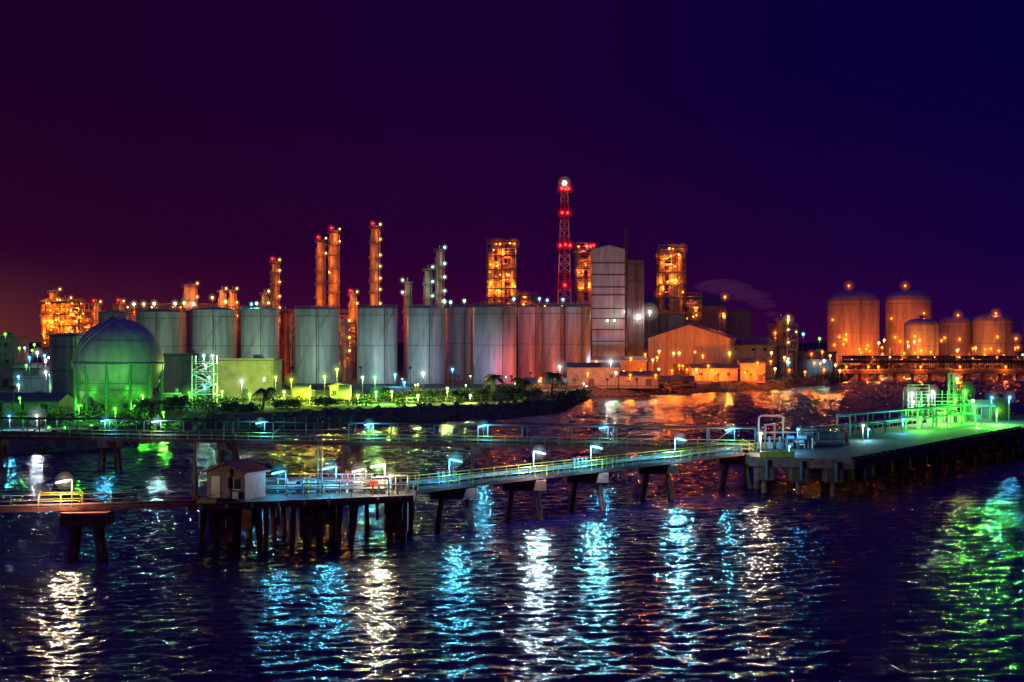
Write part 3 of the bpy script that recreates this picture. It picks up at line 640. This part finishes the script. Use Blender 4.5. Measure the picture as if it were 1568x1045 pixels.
def lattice(x,y,z0,z1,w,m,name,t=.05):
    b=B();n=int((z1-z0)/w/1.3)
    for s in range(n):
        za=z0+(z1-z0)*s/n; zb_=z0+(z1-z0)*(s+1)/n; c=[(x-w/2,y-w/2),(x+w/2,y-w/2),(x+w/2,y+w/2),(x-w/2,y+w/2)]
        for k in range(4):
            p=c[k];q=c[(k+1)%4]; b.cyl((*p,za),(*p,zb_),t,m,n=4,cap=False); b.cyl((*p,za),(*q,zb_),t*.5,m,n=4,cap=False); b.cyl((*p,zb_),(*q,zb_),t*.5,m,n=4,cap=False)
    b.cyl((x,y,z1),(x,y,z1+.8),.04,m,n=5); b.box(x-w*.6,x+w*.6,y-.3,y+.3,z1-.1,z1,m)
    return b.done(name)
lattice(X(490,124),124,DK,Z(645,124),.36,M_pipe,'lattice_mast',.03)
# manifold piping
b=B()
for k in range(5):
    y=125+k*1.1; b.cyl((X(405,y),y,DK+.5+.12*k),(X(600,y),y,DK+.5+.12*k),.12,M_steel if k%2 else M_pipe,n=8)
for k in range(20):
    a=R(405,600); y=R(123.5,129); x=X(a,y); h=R(.6,1.7); b.cyl((x,y,DK),(x,y,DK+h),R(.06,.13),random.choice([M_white,M_steel,M_blue,M_pipe,M_yel]),n=8)
    if k%2:
        for t in range(8):
            a1=t*math.pi/4;a2=a1+math.pi/4; b.cyl((x+.28*math.cos(a1),y-.15,DK+h+.28*math.sin(a1)),(x+.28*math.cos(a2),y-.15,DK+h+.28*math.sin(a2)),.035,M_red,n=4)
        b.cyl((x,y-.15,DK+h),(x,y,DK+h),.04,M_steel,n=5)
    else:
        x2=x+R(.8,2); mm=random.choice([M_steel,M_pipe,M_white]); b.cyl((x,y,DK+h),(x2,y,DK+h),.09,mm,n=8); b.cyl((x2,y,DK),(x2,y,DK+h),.09,mm,n=8); b.sph((x,y,DK+h),.12,mm,8,6)
for a in(445,475,548): x=X(a,126); b.box(x-.4,x+.4,126,126.7,DK+.05,DK+.9,M_steel); b.box(x-.45,x+.45,125.95,126.75,DK+.9,DK+.96,M_white)
b.rail((X(402,122.5),122.6,DK),(X(560,124),124.6,DK),M_pipe,t=.03)
for i in range(7): x=X(515+i*9,128.5); b.cyl((x,128.5,DK),(x,128.5,DK+1.4),.06,M_steel,n=6)
b.box(X(512,128.5),X(572,128.5),128.2,128.8,DK+1.4,DK+1.48,M_steel)
b.done('pipe_manifold')
b=B(); x=X(573,125.2); b.box(x-.4,x+.4,125,125.6,DK+.1,DK+1.1,M_red); b.box(x-.45,x+.45,124.95,125.65,DK+1.1,DK+1.18,M_red); b.box(x-.02,x+.02,124.97,124.99,DK+.2,DK+1.,M_dark);b.box(x-.3,x+.3,125.05,125.55,DK,DK+.1,M_dark)
b.box(x+.5,x+.95,125,125.5,DK,DK+1.,M_steel); b.done('fire_hose_cabinet')
jetty_lamp((X(438,124),124,DK),CYAN,700,2.2); jetty_lamp((X(515,125),125,DK),CYAN,1400,2.5); jetty_lamp((X(589,124.6),124.8,DK),(1,.82,.55),1800,2.7,k=.9); jetty_lamp((X(560,129),129,DK),WHITE,300,1.9)
jetty_lamp((X(606,127),127,DK),(1,.7,.3),300,1.5)
# gangway
g0=Vector((-9.4,129,DK)); g1=Vector((30.5,175.,DK)); u=(g1-g0).normalized(); nn=Vector((-u.y,u.x,0)); b=B()
walk(b,g0,g1,2.2,M_grate,.28,M_rust); b.rail(g0-nn*1.1,g1-nn*1.1,M_yel,t=.034); b.rail(g0+nn*1.1,g1+nn*1.1,M_yel,t=.034)
for k in range(3): o=nn*(1.8+k*.45)+Vector((0,0,.2+.12*(k==1))); b.cyl(g0+o,g1+o,.15,M_blue if k!=1 else M_pipe,n=8)
o=nn*2.3-Vector((0,0,.25)); walk(b,g0+o,g1+o,1.5,M_grate,.2,M_rust)
def gt(a):
    k=(a-784)/F; return (k*g0.y-g0.x)/((g1.x-g0.x)-k*(g1.y-g0.y))
for a in(705,812,908,1015,1135):
    p=g0.lerp(g1,gt(a))+nn*.8; piles(b,p.x,p.y,cw=4.4,cdp=3.0,w=2.5,ch=1.0)
b.done('jetty_gangway')
for a,c,pw in[(676,CYAN,1800),(805,(.5,.8,1),3300),(893,(.15,.7,1),3300),(1022,(.15,.7,1),3600)]:
    p=g0.lerp(g1,gt(a))-nn*1.0; jetty_lamp(p,c,pw,2.6,sgn=-1,k=.8)
b=B()
for a in(700,905):
    p=g0.lerp(g1,gt(a))+nn*1.5
    for k in range(4): q=p+u*(k*.7-1); b.cyl(q,q+Vector((0,0,1.1)),.12,M_blue,n=8); b.cyl(q+Vector((-.2,0,1.15)),q+Vector((.2,0,1.15)),.05,M_red,n=5)
b.done('valve_skid')
# ------------------------------------------------------------ dock on the right
dk=[(28,165.5),(39.2,161),(80.5,221),(104,241),(122,280),(80.5,249),(42.6,202),(29,181)]
b=B(); b.prism(dk,DK-1.1,DK,M_rust,M_deck)
def along(p,q,n): return [(p[0]+(q[0]-p[0])*(i+.5)/n,p[1]+(q[1]-p[1])*(i+.5)/n) for i in range(n)]
for (x,y) in along(dk[1],dk[2],11)+along(dk[0],dk[1],3):
    b.box(x-1,x+1,y+.8,y+3.2,1.6,DK-1.11,M_rust); b.cyl((x,y+1.6,-3),(x,y+1.6,1.7),.36,M_rust,n=10); b.cyl((x-.2,y+6,-3),(x-.2,y+6,3.4),.36,M_rust,n=10)
    b.cyl((x,y-.3,DK-.3),(x,y-.3,DK-2.4),.28,M_dark,n=10)
b.rail((41,202,DK),(80,248,DK),M_green,t=.04); b.rail((29,168,DK),(29.5,180,DK),M_yel)
b.box(29,33,164.4,164.7,DK+.01,DK+.7,M_yel)
for i in range(30):
    t0=i/30;t1=(i+.8)/30; p=Vector((*dk[1],DK)).lerp(Vector((*dk[2],DK)),t0)+Vector((-.3,.5,0));q=Vector((*dk[1],DK)).lerp(Vector((*dk[2],DK)),t1)+Vector((-.3,.5,0)); walk(b,p+Vector((0,0,.25)),q+Vector((0,0,.25)),.3,M_deck,.23,M_deck)
b.done('loading_dock')
b=B(); d=178
for i,(a,q) in enumerate(((1162,640),(1199,640),(1172,652),(1186,650))):
    x=X(a,d+i*.5); b.cyl((x,d+i*.5,DK),(x,d+i*.5,Z(q,d)),.1,M_steel,n=8)
b.cyl((X(1166,d),d,Z(637,d)),(X(1195,d),d,Z(637,d)),.1,M_steel,n=8)
for s,(a0,a1) in enumerate(((1162,1166),(1199,1195))): b.cyl((X(a0,d),d,Z(640,d)),(X(a1,d),d,Z(637,d)),.1,M_steel,n=8)
b.cyl((X(1172,d),d+1,Z(652,d)),(X(1190,d),d+1,Z(650,d)),.1,M_steel,n=8)
for a in(1165,1178,1194): x=X(a,d); b.box(x-.4,x+.4,d-.3,d+.5,DK,DK+.8,M_blue if a!=1178 else M_steel); b.cyl((x,d,DK+.8),(x,d,DK+1.5),.18,M_steel,n=8)
b.done('loading_arm')
b=B()
for a in range(1208,1246,6):
    x=X(a,178); b.cyl((x,178,DK),(x,178,Z(656+R(-10,18),178)),.11,random.choice([M_white,M_steel,M_pipe]),n=8)
for z in(.5,1.2,2.): b.cyl((X(1160,178),178.4,DK+z),(X(1248,178),178.4,DK+z),.1,M_steel,n=8)
for i in range(8):
    x=X(R(1205,1245),177); z=DK+R(.4,1.6); b.cyl((x,177.4,z),(x+R(.4,1.2),177.4,z),R(.1,.3),random.choice([M_white,M_steel,M_blue]),n=8); b.box(x-.15,x+.15,177.2,177.6,DK,z,M_pipe)
x=X(1236,180); b.box(x-.7,x+.7,180,181.5,DK,DK+2.2,M_steel); b.box(x-.8,x+.8,179.9,181.6,DK+2.2,DK+2.3,M_white)
b.done('loading_manifold')
b=B(); x=X(1275,184)
b.box(x-2.2,x+2.2,184,187,DK,DK+.3,M_steel)
for k in(-2,0,2): b.box(x+k-.08,x+k+.08,184,184.16,DK+.3,DK+2.2,M_blue); b.box(x+k-.08,x+k+.08,186.8,186.96,DK+.3,DK+2.2,M_blue)
b.box(x-2.3,x+2.3,183.9,187.1,DK+2.2,DK+2.32,M_blue); b.cyl((x-1.6,185.5,DK+1.1),(x+1.6,185.5,DK+1.1),.6,M_white,n=16); b.box(x+1.7,x+2.1,184.2,185.2,DK+.3,DK+1.6,M_red)
b.done('pump_skid')
b=B()
for i in range(9):
    p=Vector((46+i*3.6,199+i*4.2,DK))
    for s in(0,1.8): b.box(p.x+s-.08,p.x+s+.08,p.y-.08,p.y+.08,DK,DK+2.9,M_green)
    b.box(p.x-.2,p.x+2.,p.y-.1,p.y+.1,DK+2.9,DK+3.05,M_green); b.box(p.x,p.x+1.8,p.y-.08,p.y+.08,DK+1.5,DK+1.62,M_green)
for s in(0,.5,1.,1.5):
    for z in(1.74,3.17): b.cyl((46+s,199,DK+z),(46+s+28.8,199+33.6,DK+z),.11,M_green if s<1 else M_blue,n=8)
b.done('dock_pipe_rack')
b,nm=building('dock_kiosk',1490,1518,613,240,3.5,M_blue,'side',base=DK,rh=.8); b.done(nm)
b=B(); d=236; x=X(1432,d)
for i in range(5):
    for j in range(2):
        xx=x-4.5+i*2.2; yy=d+j*3; b.box(xx-.08,xx+.08,yy-.08,yy+.08,DK,DK+5.2-(i==4)*2,M_green)
for z in(1.8,3.5,5.1): b.box(x-4.6,x+4.3 if z<4 else x-1,d-.1,d+3.1,DK+z,DK+z+.08,M_grate); b.rail((x-4.6,d,DK+z+.1),(x+4.3 if z<4 else x-1,d,DK+z+.1),M_green,t=.04)
for i in range(14): xx=x+R(-4,4); b.cyl((xx,d+R(0,2),DK),(xx,d+1,DK+R(1,5)),R(.06,.16),random.choice([M_steel,M_green,M_pipe]),n=8)
for i in range(5): z=DK+R(.6,3.5); b.cyl((x-4,d+1,z),(x+4,d+1.3,z),R(.06,.14),M_steel,n=8)
for i in range(5): xx=x-3+i*1.7; b.box(xx-.4,xx+.4,d-1.6,d-.8,DK,DK+R(.8,1.8),M_white if i%2 else M_steel)
b.done('gangway_tower')
lattice(X(1457,240),240,DK,Z(572,240),.9,M_green,'light_mast')
lattice(X(1477,243),243,DK,Z(597,243),.6,M_green,'light_mast')
for a,q,d,c,p,hr in[(1397,603,234,(.8,1,.9),1200,15),(1398,616,234,WHITE,900,13),(1428,600,235,WHITE,700,12),(1422,606,234,LG,700,10),(1466,580,238,(1,1,.3),500,9),(1478,600,240,GREEN,2500,17),(1463,612,236,GREEN,1800,11),(1447,631,231,GREEN,6500,17),(1490,614,238,WHITE,400,5),(1519,609,238,CYAN,900,11),(1546,609,238,CYAN,700,10),(1527,628,229,GREEN,12000,21),(1322,652,192,(.5,1,.8),700,8),(1330,658,194,CYAN,500,5),(1383,643,208,CYAN,900,10),(1165,664,170,(1,.8,.5),1500,9),(1209,684,171,CYAN,600,5),(1222,658,176,CYAN,400,5),(1410,640,214,GREEN,3500,5),(1497,650,220,GREEN,4000,5)]:
    lampost(a,q,d,c,p,base=DK,hr=hr,name='dock_lamp')
# ------------------------------------------------------------ far trestle
t0=Vector((-92,207,DK)); t1=Vector((31,179,DK)); u=(t1-t0).normalized(); nn=Vector((-u.y,u.x,0)); L=(t1-t0).length; b=B()
walk(b,t0,t1,3.2,M_grate,.45,M_rust); b.rail(t0-nn*1.6,t1-nn*1.6,M_yel,t=.035)
for k in range(4): o=nn*(.6*k-.6)+Vector((0,0,2.5)); b.cyl(t0+o,t1+o,.12,M_pipe,n=6)
for k in range(4): o=nn*(.3+k*.42)+Vector((0,0,.4)); b.cyl(t0+o,t1+o,.15,M_pipe,n=6)
ns=int(L/6)
for i in range(ns+1):
    p=t0.lerp(t1,i/ns)
    for s in(-1.5,1.5): q=p+nn*s; b.cyl(q,q+Vector((0,0,2.4)),.08,M_dark,n=5)
    b.cyl(p-nn*1.5+Vector((0,0,2.35)),p+nn*1.5+Vector((0,0,2.35)),.09,M_dark,n=5)
    if i%2==0 and i<ns:
        p2=t0.lerp(t1,(i+.5)/ns); b.cyl(p-nn*1.5,p2-nn*1.5+Vector((0,0,2.35)),.05,M_dark,n=4)
    if i%3==0:
        b.box(p.x-1.3,p.x+1.3,p.y-1.6,p.y+1.6,DK-1.4,DK-.46,M_rust)
        for sx in(-.9,.9):
            for sy in(-1,1): b.cyl((p.x+sx,p.y+sy,DK-1.2),(p.x+sx*1.7,p.y+sy*1.2,-3),.22,M_rust,n=8)
b.done('pipe_trestle')
def tt(a):
    k=(a-784)/F; return (k*t0.y-t0.x)/((t1.x-t0.x)-k*(t1.y-t0.y))
for a,c,pw in[(176,CYAN,700),(254,(.5,.95,1),700),(412,(.1,.7,1),1200),(577,(.1,.65,1),1200),(751,(.1,.65,1),1200),(934,CYAN,500),(1126,(.1,.7,1),1300)]:
    jetty_lamp(t0.lerp(t1,tt(a))-nn*1.45,c,pw,2.6,k=.8)
b=B()
for i in range(30):
    x=-82+i*1.9; b.cyl((x,236,GR-.5),(x,236,GR+2.2),.08,M_green,n=5)
for z in(.7,1.4,2.1): b.cyl((-82,236,GR+z),(-27,236,GR+z),.05,M_green,n=4)
b.box(-84,-27,235.6,238,GR-.6,GR+.05,M_conc); b.done('quay_fence')
print('objects',len(bpy.data.objects))
